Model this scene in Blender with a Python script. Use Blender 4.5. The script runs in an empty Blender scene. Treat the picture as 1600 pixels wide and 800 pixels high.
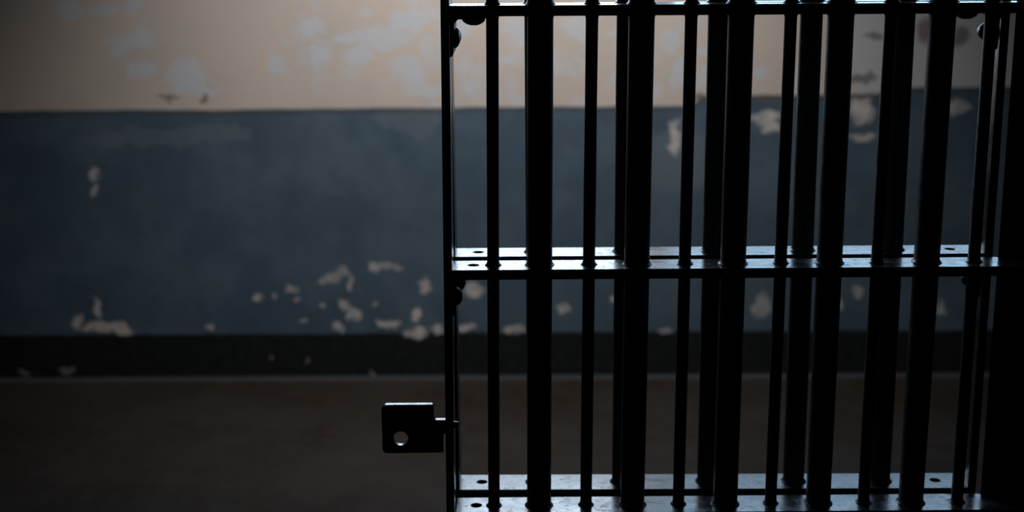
import bpy, bmesh, math, random
from mathutils import Vector, Matrix
random.seed(4)
scene = bpy.context.scene
col = scene.collection

# ------------------------------------------------------------------ camera
cam_data = bpy.data.cameras.new('camera')
cam = bpy.data.objects.new('camera', cam_data)
col.objects.link(cam)
FW = Vector((-0.0153712, 0.9756378, -0.2188485))
RT = Vector((0.9998604, 0.0135641, -0.0097575))
UP = Vector((0.0065513, 0.2189680, 0.9757101))
cam.matrix_world = Matrix(((RT.x, UP.x, -FW.x, 0.0), (RT.y, UP.y, -FW.y, 0.0), (RT.z, UP.z, -FW.z, 1.6), (0, 0, 0, 1)))
cam_data.sensor_width = 36.0
cam_data.lens = 2033.014 / 1600 * 36.0
cam_data.clip_start = 0.02
cam_data.dof.use_dof = True
cam_data.dof.focus_distance = 2.42
cam_data.dof.aperture_fstop = 2.0
scene.camera = cam

# ------------------------------------------------------------------ light and exposure
world = bpy.data.worlds.new('world')
scene.world = world
world.use_nodes = True
world.node_tree.nodes['Background'].inputs[0].default_value = (0.45, 0.6, 0.85, 1)
world.node_tree.nodes['Background'].inputs[1].default_value = 0.02
scene.view_settings.view_transform = 'Standard'
scene.view_settings.look = 'None'
scene.view_settings.gamma = 1.0
scene.view_settings.use_curve_mapping = False
scene.view_settings.exposure = 0.0

def area(name, loc, sx, sy, direction, power, color, spread):
    d = bpy.data.lights.new(name, 'AREA')
    d.shape = 'RECTANGLE'; d.size = sx; d.size_y = sy
    d.energy = power; d.color = color; d.spread = math.radians(spread)
    o = bpy.data.objects.new(name, d)
    col.objects.link(o)
    o.location = loc
    o.rotation_euler = Vector(direction).to_track_quat('-Z', 'Y').to_euler()
    return o
WX0, WX1, WZ0, WZ1 = -1.10, 0.40, 1.53, 2.55          # unseen opening in the far wall, added to brighten crossbar tops
ADDED_WINDOW = area('window_daylight', ((WX0 + WX1) / 2, 5.03, (WZ0 + WZ1) / 2), WX1 - WX0 - 0.08, WZ1 - WZ0 - 0.08, (0, -1, 0), 31, (0.66, 0.82, 1.0), 160)
VX0, VX1 = 0.50, 2.60                                     # dimmer second opening, added for bluish reflections on the right-hand crossbars
ADDED_WINDOW2 = area('window_shaded_daylight', ((VX0 + VX1) / 2, 5.03, (WZ0 + WZ1) / 2), VX1 - VX0 - 0.08, WZ1 - WZ0 - 0.08, (0, -1, 0), 18, (0.46, 0.72, 1.0), 160)
ADDED_SPOT_POS = Vector((-0.14, 3.40, 2.75))
spot = bpy.data.lights.new('corridor_lamp_light', 'SPOT')  # spot added out of view to pool light on the far wall
spot.energy = 215; spot.color = (1.0, 0.95, 0.92); spot.spot_size = math.radians(101); spot.spot_blend = 1.0; spot.shadow_soft_size = 0.06
ADDED_SPOT = bpy.data.objects.new('corridor_lamp_light', spot); col.objects.link(ADDED_SPOT)
ADDED_SPOT.location = ADDED_SPOT_POS
ADDED_SPOT_DIR = (Vector((-0.10, 4.96, 0.95)) - ADDED_SPOT_POS).normalized()
ADDED_SPOT.rotation_euler = ADDED_SPOT_DIR.to_track_quat('-Z', 'Y').to_euler()

# ------------------------------------------------------------------ material helpers
def mat(name):
    m = bpy.data.materials.new(name); m.use_nodes = True
    nt = m.node_tree
    return m, nt, nt.nodes['Principled BSDF']
class G:
    """small node-graph writer"""
    def __init__(s, nt): s.nt = nt; s.n = nt.nodes; s.l = nt.links
    def put(s, node, i, v):
        if isinstance(v, bpy.types.NodeSocket): s.l.new(v, node.inputs[i])
        else: node.inputs[i].default_value = v
    def math(s, op, a, b=0.0, c=0.0):
        n = s.n.new('ShaderNodeMath'); n.operation = op
        for i, v in enumerate((a, b, c)): s.put(n, i, v)
        return n.outputs[0]
    def vec(s, op, a, b=(0, 0, 0), c=(0, 0, 0)):
        n = s.n.new('ShaderNodeVectorMath'); n.operation = op
        s.put(n, 0, a)
        if op not in ('LENGTH',): s.put(n, 1, b)
        if op == 'MULTIPLY_ADD': s.put(n, 2, c)
        return n.outputs['Value'] if op == 'LENGTH' else n.outputs[0]
    def noise(s, vec, scale, detail=4, rough=0.55):
        n = s.n.new('ShaderNodeTexNoise')
        s.l.new(vec, n.inputs['Vector'])
        n.inputs['Scale'].default_value = scale; n.inputs['Detail'].default_value = detail; n.inputs['Roughness'].default_value = rough
        return n
    def ramp(s, v, a, b, lo=0.0, hi=1.0):
        n = s.n.new('ShaderNodeMapRange'); n.interpolation_type = 'SMOOTHSTEP'
        s.put(n, 0, v); s.put(n, 1, a); s.put(n, 2, b); s.put(n, 3, lo); s.put(n, 4, hi)
        return n.outputs[0]
    def mix(s, f, a, b):
        n = s.n.new('ShaderNodeMix'); n.data_type = 'RGBA'
        s.put(n, 0, f)
        for i, v in ((6, a), (7, b)):
            s.put(n, i, v if isinstance(v, bpy.types.NodeSocket) else (*v, 1))
        return n.outputs[2]
    def blobs(s, P, items):
        """distance field of a set of elliptical patches on a wall (x, z)"""
        acc = None
        for x, z, rx, rz in items:
            l = s.vec('LENGTH', s.vec('MULTIPLY_ADD', P, (1 / rx, 0, 1 / rz), (-x / rx, 0, -z / rz)))
            acc = l if acc is None else s.math('MINIMUM', acc, l)
        return acc
    def xyz(s, v):
        n = s.n.new('ShaderNodeSeparateXYZ'); s.l.new(v, n.inputs[0]); return n.outputs

CHIPS = [(-1.688, 0.818, 0.02, 0.033), (-1.698, 0.758, 0.017, 0.02), (-1.718, 0.285, 0.02, 0.055), (-1.708, 0.212, 0.112, 0.025), (-1.804, 0.233, 0.022, 0.033), (-1.633, 0.195, 0.059, 0.02), (-1.275, 0.209, 0.02, 0.02), (-1.085, 0.336, 0.02, 0.023), (-1.008, 0.338, 0.017, 0.01), (-0.949, 0.359, 0.029, 0.01), (-0.926, 0.312, 0.015, 0.013), (-0.825, 0.298, 0.017, 0.013), (-0.788, 0.407, 0.044, 0.018), (-0.744, 0.43, 0.034, 0.02), (-0.718, 0.394, 0.017, 0.04), (-0.827, 0.387, 0.024, 0.015), (-0.737, 0.29, 0.029, 0.023), (-0.708, 0.253, 0.027, 0.033), (-0.595, 0.45, 0.054, 0.023), (-0.535, 0.439, 0.034, 0.013), (-0.419, 0.366, 0.027, 0.035), (-0.771, 0.201, 0.029, 0.023), (-0.572, 0.218, 0.059, 0.02), (-0.465, 0.246, 0.024, 0.035), (-0.457, 0.175, 0.059, 0.023), (-0.375, 0.193, 0.034, 0.02), (-0.23, 0.352, 0.049, 0.035), (-0.263, 0.198, 0.044, 0.02), (-0.068, 0.184, 0.049, 0.025), (0.129, 0.277, 0.029, 0.013), (0.55, 0.94, 0.029, 0.085), (0.877, 1.025, 0.083, 0.035), (0.915, 0.991, 0.034, 0.035), (1.252, 1.046, 0.063, 0.065), (1.257, 0.944, 0.063, 0.023), (1.619, 1.063, 0.063, 0.04), (0.901, 0.28, 0.039, 0.06), (1.267, 0.332, 0.029, 0.025), (1.207, 0.278, 0.02, 0.03), (0.526, 0.185, 0.049, 0.013), (0.323, 0.304, 0.02, 0.015), (-0.623, 0.3, 0.015, 0.01), (-0.905, 0.22, 0.022, 0.01), (1.603, 0.27, 0.02, 0.04)]
DARKS = [(-1.387, 1.115, 0.054, 0.01), (-1.254, 1.109, 0.022, 0.015), (0.657, 1.102, 0.073, 0.013), (0.899, 1.098, 0.063, 0.013), (1.253, 1.167, 0.063, 0.02), (1.25, 1.095, 0.068, 0.015), (1.484, 1.337, 0.039, 0.055), (1.609, 1.319, 0.039, 0.035), (1.286, 1.327, 0.034, 0.018)]
BASES = [(-2.038, 0.017, 0.027, 0.013), (-1.864, 0.032, 0.032, 0.02), (-0.894, 0.059, 0.012, 0.013), (-1.052, 0.07, 0.012, 0.008), (-0.632, 0.012, 0.02, 0.01), (1.379, 0.005, 0.022, 0.01)]
PALES = [(-1.502, 1.34, 0.078, 0.04), (-1.549, 1.305, 0.039, 0.025), (-1.478, 1.208, 0.039, 0.035), (-1.318, 1.194, 0.063, 0.045), (-1.247, 1.145, 0.083, 0.02), (-1.478, 1.445, 0.044, 0.025), (-1.598, 1.455, 0.049, 0.02), (-1.732, 1.449, 0.049, 0.023), (-0.841, 1.377, 0.054, 0.045), (-0.798, 1.257, 0.039, 0.05), (-0.686, 1.333, 0.054, 0.025), (-0.552, 1.336, 0.083, 0.04), (-0.459, 1.211, 0.059, 0.045), (-0.407, 1.143, 0.073, 0.023), (-0.64, 1.265, 0.059, 0.03), (-0.981, 1.228, 0.029, 0.035), (-0.454, 1.402, 0.068, 0.04), (-0.298, 1.377, 0.049, 0.075), (-0.041, 1.351, 0.044, 0.05), (-0.071, 1.251, 0.049, 0.025), (0.183, 1.361, 0.063, 0.035), (0.52, 1.322, 0.029, 0.03), (0.558, 1.202, 0.034, 0.065), (0.425, 1.179, 0.029, 0.02), (0.68, 1.153, 0.049, 0.035), (0.653, 1.273, 0.039, 0.03), (0.872, 1.187, 0.024, 0.03), (1.018, 1.15, 0.044, 0.05)]
GREYS = [(1.42, 1.35, 0.24, 0.5), (1.75, 1.35, 0.3, 0.5)]
DULLS = [(-0.464, 1.017, 0.122, 0.055), (0.564, 0.861, 0.146, 0.125), (-1.427, 0.963, 0.293, 0.05), (-1.204, 0.973, 0.146, 0.025)]

def back_wall_material():
    m, nt, b = mat('peeling_two_tone_wall_paint')
    g = G(nt)
    P0 = g.n.new('ShaderNodeTexCoord').outputs['Object']
    def warped(scale, amp, detail=4):
        nz = g.noise(P0, scale, detail).outputs['Color']
        return g.vec('MULTIPLY_ADD', g.vec('SUBTRACT', nz, (0.5, 0.5, 0.5)), (amp, 0, amp), P0)
    PA = warped(20, 0.085, 6)
    PB = warped(9, 0.16, 5)
    fine = g.noise(P0, 30, 5).outputs['Fac']
    broad = g.noise(P0, 3.2, 5, 0.6).outputs['Fac']
    # cream field
    cream = g.mix(g.ramp(broad, 0.35, 0.65), (0.47, 0.412, 0.362), (0.43, 0.388, 0.35))
    cream = g.mix(g.ramp(fine, 0.45, 0.75, 0, 0.35), cream, (0.42, 0.41, 0.39))
    pale = g.ramp(g.math('ADD', g.blobs(PB, PALES), g.math('MULTIPLY', g.math('SUBTRACT', fine, 0.5), 1.4)), 1.35, 0.7, 0, 0.9)
    cream = g.mix(pale, cream, (0.43, 0.46, 0.50))
    xw = g.xyz(P0)[0]
    zone = g.math('MULTIPLY', g.ramp(xw, -1.05, -0.75), g.ramp(xw, 0.75, 0.55))
    zone = g.math('MULTIPLY', zone, g.ramp(g.noise(P0, 4.0, 2).outputs['Fac'], 0.42, 0.58))
    speck = g.ramp(g.noise(PB, 13, 5, 0.6).outputs['Fac'], 0.50, 0.60, 0, 0.75)
    cream = g.mix(g.math('MULTIPLY', zone, speck), cream, (0.43, 0.46, 0.50))
    grey = g.ramp(g.blobs(PB, GREYS), 1.1, 0.85, 0, 0.9)
    cream = g.mix(grey, cream, (0.40, 0.42, 0.44))
    # blue dado
    blue = g.mix(g.ramp(broad, 0.38, 0.62), (0.048, 0.082, 0.115), (0.068, 0.105, 0.14))
    blue = g.mix(g.ramp(g.noise(P0, 7, 6, 0.65).outputs['Fac'], 0.4, 0.7, 0, 0.5), blue, (0.042, 0.066, 0.092))
    blue = g.mix(g.ramp(g.blobs(PB, DULLS), 1.2, 0.8, 0, 0.4), blue, (0.12, 0.15, 0.17))
    chips = g.math('MULTIPLY', g.ramp(g.blobs(PA, CHIPS), 1.0, 0.55), g.ramp(g.noise(P0, 5, 3).outputs['Fac'], 0.35, 0.6, 0.5, 1.0))
    chipcol = g.mix(g.ramp(fine, 0.4, 0.65), (0.48, 0.45, 0.43), (0.34, 0.34, 0.35))
    # boundary heights, the paint line steps up on the right
    x, y, z = g.xyz(P0)
    wz = g.math('ADD', z, g.math('MULTIPLY', g.math('SUBTRACT', g.noise(P0, 6, 3).outputs['Fac'], 0.5), 0.012))
    line = g.ramp(x, 0.60, 0.66, 1.069, 1.105)
    line = g.math('ADD', line, g.ramp(x, 1.30, 1.36, 0, 0.025))
    above = g.ramp(g.math('SUBTRACT', wz, line), -0.003, 0.003)
    edge = g.ramp(g.math('ABSOLUTE', g.math('SUBTRACT', g.math('SUBTRACT', wz, line), -0.012)), 0.016, 0.004, 0, 0.5)
    c = g.mix(above, blue, cream)
    c = g.mix(edge, c, (0.045, 0.05, 0.05))
    base = g.ramp(wz, 0.180, 0.174)
    c = g.mix(base, c, g.mix(g.ramp(fine, 0.4, 0.7), (0.004, 0.006, 0.007), (0.009, 0.011, 0.012)))
    c = g.mix(chips, c, chipcol)
    c = g.mix(g.ramp(g.blobs(PA, BASES), 1.1, 0.8, 0, 0.6), c, (0.25, 0.22, 0.2))
    c = g.mix(g.ramp(g.blobs(PA, DARKS), 1.2, 0.6, 0, 0.75), c, (0.10, 0.08, 0.07))
    nt.links.new(c, b.inputs['Base Color'])
    b.inputs['Roughness'].default_value = 0.75
    b.inputs['Specular IOR Level'].default_value = 0.25
    bp = g.n.new('ShaderNodeBump'); bp.inputs['Strength'].default_value = 0.25; bp.inputs['Distance'].default_value = 0.004
    g.l.new(g.math('ADD', fine, g.math('MULTIPLY', chips, -0.8)), bp.inputs['Height'])
    g.l.new(bp.outputs[0], b.inputs['Normal'])
    return m

def plain(name, c1, c2, scale, rough, spec=0.3, metal=0.0, bump=0.0, bdist=0.002):
    m, nt, b = mat(name); g = G(nt)
    P0 = g.n.new('ShaderNodeTexCoord').outputs['Object']
    nz = g.noise(P0, scale, 6, 0.6).outputs['Fac']
    nt.links.new(g.mix(g.ramp(nz, 0.35, 0.68), c1, c2), b.inputs['Base Color'])
    g.l.new(g.ramp(nz, 0.3, 0.7, rough * 0.85, rough * 1.15), b.inputs['Roughness'])
    b.inputs['Specular IOR Level'].default_value = spec
    b.inputs['Metallic'].default_value = metal
    if bump:
        bp = g.n.new('ShaderNodeBump'); bp.inputs['Strength'].default_value = bump; bp.inputs['Distance'].default_value = bdist
        g.l.new(g.noise(P0, scale * 3, 4).outputs['Fac'], bp.inputs['Height']); g.l.new(bp.outputs[0], b.inputs['Normal'])
    return m

def floor_material():
    m, nt, b = mat('worn_brown_concrete'); g = G(nt)
    P0 = g.n.new('ShaderNodeTexCoord').outputs['Object']
    n1 = g.noise(P0, 2.5, 6, 0.6).outputs['Fac']; n2 = g.noise(P0, 22, 5).outputs['Fac']
    c = g.mix(g.ramp(n1, 0.35, 0.65), (0.022, 0.016, 0.012), (0.030, 0.025, 0.021))
    c = g.mix(g.ramp(n2, 0.4, 0.75, 0, 0.4), c, (0.04, 0.036, 0.032))
    x, y, z = g.xyz(P0)
    wy = g.math('ADD', y, g.math('MULTIPLY', n2, 0.03))
    c = g.mix(g.ramp(wy, 4.905, 4.925, 0, 0.8), c, (0.06, 0.064, 0.068))
    nt.links.new(c, b.inputs['Base Color'])
    b.inputs['Roughness'].default_value = 0.8
    b.inputs['Specular IOR Level'].default_value = 0.15
    bp = g.n.new('ShaderNodeBump'); bp.inputs['Strength'].default_value = 0.3; bp.inputs['Distance'].default_value = 0.004
    g.l.new(n2, bp.inputs['Height']); g.l.new(bp.outputs[0], b.inputs['Normal'])
    return m

def steel_material(name, base, rough, dust):
    m, nt, b = mat(name); g = G(nt)
    P0 = g.n.new('ShaderNodeTexCoord').outputs['Object']
    n1 = g.noise(P0, 25, 6, 0.65).outputs['Fac']; n2 = g.noise(P0, 140, 4).outputs['Fac']
    n3 = g.noise(P0, 60, 6, 0.7).outputs['Fac']
    c = g.mix(g.ramp(n1, 0.45, 0.75, 0, dust), base, (0.10, 0.10, 0.10))
    nt.links.new(c, b.inputs['Base Color'])
    g.l.new(g.math('ADD', g.ramp(n1, 0.35, 0.7, rough * 0.75, rough * 1.3), g.ramp(n3, 0.55, 0.72, 0, dust * 0.8)), b.inputs['Roughness'])
    b.inputs['Specular IOR Level'].default_value = 0.5; b.inputs['IOR'].default_value = 1.7
    bp = g.n.new('ShaderNodeBump'); bp.inputs['Strength'].default_value = 0.25; bp.inputs['Distance'].default_value = 0.0008
    g.l.new(g.math('ADD', n1, g.math('MULTIPLY', n2, 0.4)), bp.inputs['Height']); g.l.new(bp.outputs[0], b.inputs['Normal'])
    return m

M_WALL = back_wall_material()
M_FLOOR = floor_material()
M_PLASTER = plain('pale_plaster', (0.35, 0.34, 0.32), (0.28, 0.27, 0.26), 3, 0.85, 0.2, bump=0.2)
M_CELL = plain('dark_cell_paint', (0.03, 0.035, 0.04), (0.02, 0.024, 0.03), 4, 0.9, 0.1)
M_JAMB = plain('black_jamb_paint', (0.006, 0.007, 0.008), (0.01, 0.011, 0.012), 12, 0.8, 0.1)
M_STEEL = steel_material('black_gloss_steel_paint', (0.012, 0.014, 0.017), 0.25, 0.35)
M_BAR = steel_material('black_bar_paint', (0.008, 0.010, 0.013), 0.42, 0.15)
M_LOCK = steel_material('bare_dark_lock_steel', (0.02, 0.02, 0.021), 0.3, 0.1)
M_FRAME = plain('grey_window_frame_paint', (0.2, 0.2, 0.2), (0.15, 0.15, 0.16), 10, 0.5)
def glass_material():
    m, nt, b = mat('window_glass')
    b.inputs['Base Color'].default_value = (1, 1, 1, 1); b.inputs['Roughness'].default_value = 0.0
    b.inputs['Transmission Weight'].default_value = 1.0; b.inputs['IOR'].default_value = 1.01
    return m

# ------------------------------------------------------------------ mesh helpers
def link(name, bm, m, parent=None, smooth=False, loc=None):
    bmesh.ops.recalc_face_normals(bm, faces=bm.faces)
    me = bpy.data.meshes.new(name); bm.to_mesh(me); bm.free()
    me.materials.append(m)
    if smooth:
        me.polygons.foreach_set('use_smooth', [True] * len(me.polygons))
        me.set_sharp_from_angle(angle=math.radians(38))
    o = bpy.data.objects.new(name, me); col.objects.link(o)
    if parent: o.parent = parent
    if loc: o.location = loc
    return o
def box(bm, x0, x1, y0, y1, z0, z1, bev=0.0):
    r = bmesh.ops.create_cube(bm, size=1.0, matrix=Matrix.Translation(((x0 + x1) / 2, (y0 + y1) / 2, (z0 + z1) / 2)) @ Matrix.Diagonal((x1 - x0, y1 - y0, z1 - z0, 1)))
    if bev:
        es = list({e for v in r['verts'] for e in v.link_edges})
        bmesh.ops.bevel(bm, geom=es, offset=bev, segments=2, affect='EDGES', profile=0.5)
def prism(bm, pts, lo, hi, axis='z'):
    def P(a, b, h): return (a, b, h) if axis == 'z' else (a, h, b)
    A = [bm.verts.new(P(a, b, lo)) for a, b in pts]; B = [bm.verts.new(P(a, b, hi)) for a, b in pts]
    n = len(pts)
    bm.faces.new(A); bm.faces.new(B[::-1])
    for i in range(n): bm.faces.new((A[i], A[(i + 1) % n], B[(i + 1) % n], B[i]))
def lathe(bm, rings, axis_pts, seg=28):
    """rings: list of (centre, radius) stacked along z"""
    prev = None
    for (cx, cy, cz), r in rings:
        if r < 1e-6: cur = [bm.verts.new((cx, cy, cz))]
        else: cur = [bm.verts.new((cx + r * math.cos(a * 2 * math.pi / seg), cy + r * math.sin(a * 2 * math.pi / seg), cz)) for a in range(seg)]
        if prev:
            if len(prev) == 1: [bm.faces.new((prev[0], cur[(i + 1) % seg], cur[i])) for i in range(seg)]
            elif len(cur) == 1: [bm.faces.new((prev[i], prev[(i + 1) % seg], cur[0])) for i in range(seg)]
            else: [bm.faces.new((prev[i], prev[(i + 1) % seg], cur[(i + 1) % seg], cur[i])) for i in range(seg)]
        elif len(cur) > 1: bm.faces.new(cur[::-1])
        prev = cur
    if len(prev) > 1: bm.faces.new(prev)
def structure(name, bm, m, parent=None, smooth=False):
    o = link(name, bm, m, parent, smooth)
    if not parent: o['kind'] = 'structure'
    return o

# ------------------------------------------------------------------ the room
XL, XR, YB, WY, CZ = -5.0, 5.0, -1.2, 4.96, 3.1
bm = bmesh.new(); box(bm, XL, XR, YB, WY, -0.1, 0.0); structure('floor', bm, M_FLOOR)

bm = bmesh.new()
xs = [XL, WX0, WX1, VX0, VX1, XR]; zs = [-0.1, WZ0, WZ1, CZ]
for i in range(5):
    for j in range(3):
        if i in (1, 3) and j == 1: continue
        box(bm, xs[i], xs[i + 1], WY, WY + 0.25, zs[j], zs[j + 1])
structure('wall_back', bm, M_WALL)
for n_, (a0, a1) in enumerate(((WX0, WX1), (VX0, VX1))):
    bm = bmesh.new(); am = (a0 + a1) / 2
    for a, b_, c, d in ((a0, a1, WZ0, WZ0 + 0.04), (a0, a1, WZ1 - 0.04, WZ1), (a0, a0 + 0.04, WZ0 + 0.04, WZ1 - 0.04), (a1 - 0.04, a1, WZ0 + 0.04, WZ1 - 0.04), (am - 0.012, am + 0.012, WZ0 + 0.04, WZ1 - 0.04)):
        box(bm, a, b_, WY + 0.02, WY + 0.06, c, d, 0.004)
    structure('window_%d' % (n_ + 1), bm, M_FRAME)  # frames for the two added, unseen openings
bm = bmesh.new(); box(bm, XL, XR, 2.396, WY, CZ, CZ + 0.12); structure('ceiling', bm, M_CELL)
bm = bmesh.new(); box(bm, XL - 0.1, XL, YB, WY, 0, CZ); structure('wall_left', bm, M_PLASTER)
bm = bmesh.new(); box(bm, XR, XR + 0.1, YB, WY, 0, CZ); structure('wall_right', bm, M_PLASTER)
# the cell in which one stands
bm = bmesh.new(); box(bm, -5.0, -1.25, 2.395, 2.72, 0, CZ); structure('wall_front_left', bm, M_CELL)
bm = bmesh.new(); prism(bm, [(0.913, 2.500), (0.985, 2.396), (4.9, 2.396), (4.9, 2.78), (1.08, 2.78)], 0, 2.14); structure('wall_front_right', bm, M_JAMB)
bm = bmesh.new(); box(bm, -1.25, 5.0, 2.396, 2.78, 2.14, CZ); structure('wall_front_top', bm, M_CELL)
bm = bmesh.new(); box(bm, -1.45, -1.3, YB, 2.395, 0, 2.6); structure('wall_cell_left', bm, M_CELL)
bm = bmesh.new(); box(bm, 1.35, 1.5, YB, 2.395, 0, 2.6); structure('wall_cell_right', bm, M_CELL)
bm = bmesh.new(); box(bm, -1.45, 1.5, YB - 0.1, YB, 0, 2.6); structure('wall_cell_back', bm, M_CELL)
bm = bmesh.new(); box(bm, -1.45, 1.5, YB - 0.1, 2.395, 2.6, 2.7); structure('ceiling_cell', bm, M_CELL)

# ------------------------------------------------------------------ barred door
def thing(name, label, cat, group=None):
    o = bpy.data.objects.new(name, None); col.objects.link(o)
    o['label'] = label; o['category'] = cat
    if group: o['group'] = group
    return o
LEVELS = [0.045, 0.5392, 1.0345, 1.5270, 2.0215]     # top faces of the crossbars
T = 0.0195; D = 0.0824

def bar(parent, x_low, x_high, r, yc, levels=LEVELS):
    """a round bar through the flat crossbars, with a small weld bead on each of them"""
    xf = lambda z: x_low + (x_high - x_low) * (z - 0.635) / (1.478 - 0.635)
    bm = bmesh.new(); rings = []
    z0, z1 = 0.0, 2.11
    def ring(z, k=0.0): rings.append(((xf(z), yc, z), r + k))
    ring(z0)
    for L in levels:
        ring(L - T - 0.006); ring(L - T - 0.001, 0.0012); ring(L - T + 0.003, 0.002)
        ring(L - 0.002, 0.0050); ring(L + 0.0010, 0.0044); ring(L + 0.0035, 0.0014); ring(L + 0.008)
        ring(L + 0.16, random.uniform(-0.0003, 0.0004)); ring(L + 0.3, random.uniform(-0.0003, 0.0004))
    rings.sort(key=lambda a: a[0][2]); rings = [q for q in rings if q[0][2] <= 2.10]
    ring(z1)
    lathe(bm, rings, None, 28)
    return link('bar', bm, M_BAR, parent, True)

def crossbar(parent, x0, x1, y0, z_top, holes, slant=0.0):
    """flat strip lying on its side, softened long edges, with round bolt holes through it"""
    bm = bmesh.new(); seg = 24; bev = 0.0016; R = 0.0106
    zs_ = [(z_top, 1), (z_top - bev, 0), (z_top - T + bev, 0), (z_top - T, 1)]
    L = []
    for z, inset in zs_:
        d = bev if inset else 0.0
        o = [bm.verts.new(p) for p in ((x0, y0 + d, z), (x1 - 0.0, y0 + d, z), (x1 - slant, y0 + D - d, z), (x0, y0 + D - d, z))]
        hs = [[bm.verts.new((hx + (R + (0.0012 if inset else 0)) * math.cos(2 * math.pi * i / seg), y0 + D * 0.52 + (R + (0.0012 if inset else 0)) * math.sin(2 * math.pi * i / seg), z)) for i in range(seg)] for hx in holes]
        L.append([o] + hs)
    for k in (0, 3):
        es = [bm.edges.new((l[i], l[(i + 1) % len(l)])) for l in L[k] for i in range(len(l))]
        bmesh.ops.triangle_fill(bm, edges=es, use_beauty=True)
    for k in range(3):
        for a, b in zip(L[k], L[k + 1]):
            for i in range(len(a)):
                bm.faces.new((a[i], a[(i + 1) % len(a)], b[(i + 1) % len(b)], b[i]))
    return link('crossbar', bm, M_STEEL, parent)

def dome_nut(parent, centre, direction, R, h, shank=0.0):
    """worn dome nut standing on a bracket leg, optional bolt end poking out"""
    bm = bmesh.new()
    prof = [(-0.003, R), (0.0, R * 1.02), (h * 0.35, R * 0.97), (h * 0.62, R * 0.82), (h * 0.85, R * 0.58), (h, R * 0.36 if shank else R * 0.30)]
    if shank: prof += [(h + 0.001, R * 0.3), (h + shank, R * 0.3)]
    lathe(bm, [((0, 0, z), r) for z, r in prof], None, 22)
    for v in bm.verts:
        a = math.atan2(v.co.y, v.co.x)
        k = 1 + 0.04 * math.sin(3 * a + 1.3) + 0.025 * math.sin(7 * a)
        v.co.x *= k; v.co.y *= k
    q = Vector(direction).to_track_quat('Z', 'Y').to_matrix().to_4x4()
    bmesh.ops.transform(bm, matrix=Matrix.Translation(centre) @ q, verts=bm.verts)
    return link('nut', bm, M_BAR, parent, True)

def bracket(parent, xs, s, y0, z_under, leg_h, bolt_x, shank=0.0, dome=True, nut_h=0.012):
    """angle bracket in the corner below a crossbar; s = +1 when it stands against a stile on its left"""
    th, w, y1 = 0.006, 0.05, y0 + 0.016
    hl = abs(bolt_x - xs) + 0.024 if dome else 0.018
    pts = [(0, 0), (hl - 0.004, 0), (hl, -0.002), (hl - 0.003, -0.0045), (th + 0.008, -th), (th + 0.002, -th - 0.008), (th, -leg_h + 0.006), (th - 0.002, -leg_h), (0, -leg_h - 0.003)]
    bm = bmesh.new()
    prism(bm, [(xs + s * a, z_under + b) for a, b in pts], y1, y1 + w, 'y')
    br = link('corner_bracket', bm, M_BAR, parent)
    if dome: dome_nut(br, (bolt_x, y1 + w / 2, z_under - 0.0045), (0, 0, -1), 0.0215, 0.013)
    dome_nut(br, (xs + s * th, y1 + w / 2, z_under - 0.041), (s, 0, 0), 0.0175, nut_h, shank)
    return br

def stile(parent, x0, x1, y0, lean=0.0):
    bm = bmesh.new(); box(bm, x0, x1, y0, y0 + D, 0.0, 2.11, 0.0016)
    for v in bm.verts: v.co.x += lean * (v.co.z - 1.1)
    return link('stile', bm, M_STEEL, parent, True)

# near panel: thick and thin bars alternate
near = thing('prison_gate', 'front steel bar panel with alternating thick and thin round bars and a lock tab', 'gate')
near.location = (-0.004734, 2.399902, 0.0000)
near.rotation_euler = (0, 0.00395, 0.02065)
stile(near, -0.1668, -0.1508, 0.0, 0.0055)
for z in LEVELS:
    crossbar(near, -0.1508, 0.975, 0.0, z, [-0.1115], 0.064)
NB = [(-0.0756, -0.0709), (0.0147, 0.0178), (0.1090, 0.1133), (0.2020, 0.2052), (0.2946, 0.2968), (0.3886, 0.3893), (0.4799, 0.4812), (0.5753, 0.5740), (0.6668, 0.6668), (0.7621, 0.7626), (0.8550, 0.8525)]
for i, (lo, hi) in enumerate(NB):
    bar(near, lo, hi, 0.0243 if i % 2 else 0.0117, D / 2)
for z in LEVELS[1:]:
    bracket(near, -0.1508 + 0.0055 * (z - 1.1), 1, 0.0, z - T, 0.072, -0.1045, 0.0, z > 1.2)

# far panel: thick bars only
rear = thing('prison_gate', 'rear steel bar panel seen through the front one, thick bars only, bolted end stiles', 'gate')
RY0 = 2.4 + D + 0.0424
rear.location = (0, RY0, 0)
stile(rear, -0.1700, -0.1530, 0.0)
stile(rear, 0.8950, 0.9118, 0.0)
for z in LEVELS:
    crossbar(rear, -0.1530, 0.8950, 0.0, z - 0.0020, [-0.1085, 0.8410])
for lo, hi in ((0.0091, 0.0100), (0.1868, 0.1888), (0.3650, 0.3656), (0.5444, 0.5435), (0.7235, 0.7217)):
    bar(rear, lo, hi, 0.0219, D / 2, [L - 0.0020 for L in LEVELS])
for z in LEVELS[1:]:
    bracket(rear, -0.1530, 1, 0.0, z - 0.002 - T, 0.072, -0.1085, 0.0, z > 1.2)
    bracket(rear, 0.8950, -1, 0.0, z - 0.002 - T, 0.072, 0.8420, 0.0, z > 1.2, 0.023)

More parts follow.
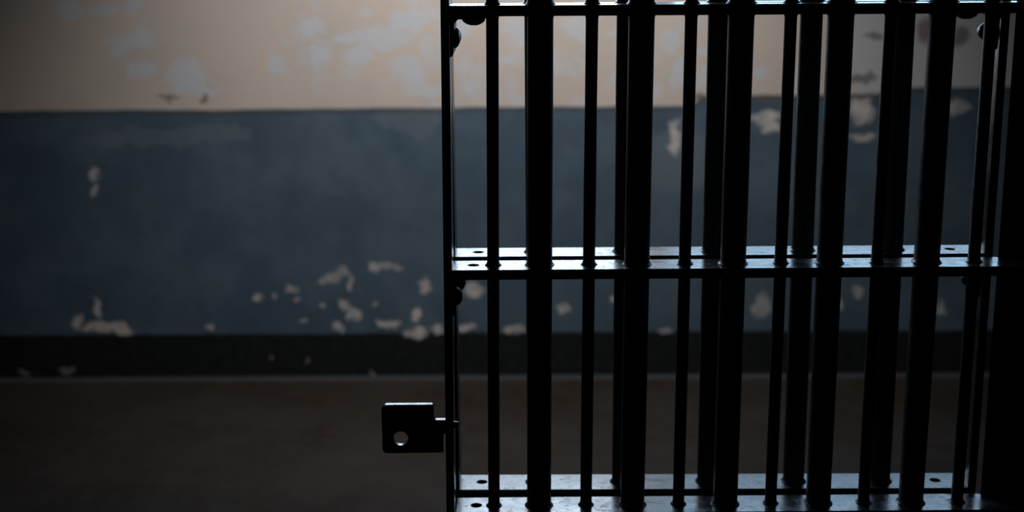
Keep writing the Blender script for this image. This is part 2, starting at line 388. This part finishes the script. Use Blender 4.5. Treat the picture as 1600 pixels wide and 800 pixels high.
# lock tab on the leading stile
outline = []
def arc(cx, cz, r, a0, a1, n=6):
    for i in range(n + 1):
        a = math.radians(a0 + (a1 - a0) * i / n); outline.append((cx + r * math.cos(a), cz + r * math.sin(a)))
arc(-0.2845, 0.6745, 0.0085, 180, 270)
outline += [(-0.1740, 0.6668), (-0.1735, 0.7040), (-0.1690, 0.7060), (-0.1650, 0.7060), (-0.1650, 0.7340)]
arc(-0.1860, 0.7395, 0.0055, 270, 180, 4)
outline += [(-0.1915, 0.7590)]
arc(-0.1955, 0.7618, 0.0040, 0, 90, 4)
arc(-0.2830, 0.7558, 0.0100, 90, 180)
HX, HZ, HR = -0.2568, 0.6965, 0.0145
def plate_with_hole(outline, cx, cz, r, y0, y1, seg=32):
    """flat plate in the xz plane with a round through hole"""
    bm = bmesh.new()
    def layer(y, rr, ins):
        o = [bm.verts.new((x + (cx - x) * ins, y, z + (cz - z) * ins)) for x, z in outline]
        h = [bm.verts.new((cx + rr * math.cos(2 * math.pi * i / seg), y, cz + rr * math.sin(2 * math.pi * i / seg))) for i in range(seg)]
        return o, h
    bev = 0.0016
    layers = [layer(y0, r + bev, 0.02), layer(y0 + bev, r, 0.0), layer(y1 - bev, r, 0.0), layer(y1, r + bev, 0.02)]
    for k in (0, 3):
        o, h = layers[k]
        es = [bm.edges.new((l[i], l[(i + 1) % len(l)])) for l in (o, h) for i in range(len(l))]
        bmesh.ops.triangle_fill(bm, edges=es, use_beauty=True)
    for k in range(3):
        for a, b in ((layers[k][0], layers[k + 1][0]), (layers[k][1], layers[k + 1][1])):
            for i in range(len(a)):
                bm.faces.new((a[i], a[(i + 1) % len(a)], b[(i + 1) % len(b)], b[i]))
    return bm
lock = link('lock_tab', plate_with_hole(outline, HX, HZ, HR, 0.004, 0.0185), M_LOCK, near, False)
lock['label'] = 'flat steel lock tab with rounded corners and a round hole'
# rivet end of the lock tab showing on the inner side of the stile
bm = bmesh.new()
lathe(bm, [((0, 0, -0.002), 0.007), ((0, 0, 0.006), 0.0068), ((0, 0, 0.010), 0.005), ((0, 0, 0.0115), 0)], None, 16)
bmesh.ops.transform(bm, matrix=Matrix.Translation((-0.153, 0.012, 0.722)) @ Vector((1, 0, 0)).to_track_quat('Z', 'Y').to_matrix().to_4x4(), verts=bm.verts)
link('rivet', bm, M_LOCK, near, True)

# unseen floodlight fixture, added to house the spot aimed at the far wall
added_lamp = thing('flood_lamp', 'dark round flood lamp on a short ceiling bracket, aimed at the far wall', 'lamp')
added_lamp.location = ADDED_SPOT_POS
Q = ADDED_SPOT_DIR.to_track_quat('Z', 'Y').to_matrix().to_4x4()
bm = bmesh.new()
prof = [(-0.20, 0.03), (-0.19, 0.05), (-0.12, 0.07), (-0.02, 0.11), (0.0, 0.115), (0.0, 0.108), (-0.02, 0.102), (-0.11, 0.062), (-0.12, 0.0)]
lathe(bm, [((0, 0, z - 0.005), r) for z, r in prof], None, 28)
bmesh.ops.transform(bm, matrix=Q, verts=bm.verts)
link('lamp_shade', bm, M_FRAME, added_lamp, True)
ADDED_SPOT.location = ADDED_SPOT_POS - ADDED_SPOT_DIR * 0.035
bm = bmesh.new(); box(bm, -0.02, 0.02, -0.12, -0.08, 0.10, CZ - ADDED_SPOT_POS.z, 0.003); box(bm, -0.06, 0.06, -0.16, -0.04, CZ - ADDED_SPOT_POS.z - 0.012, CZ - ADDED_SPOT_POS.z, 0.003)
link('bracket', bm, M_FRAME, added_lamp)
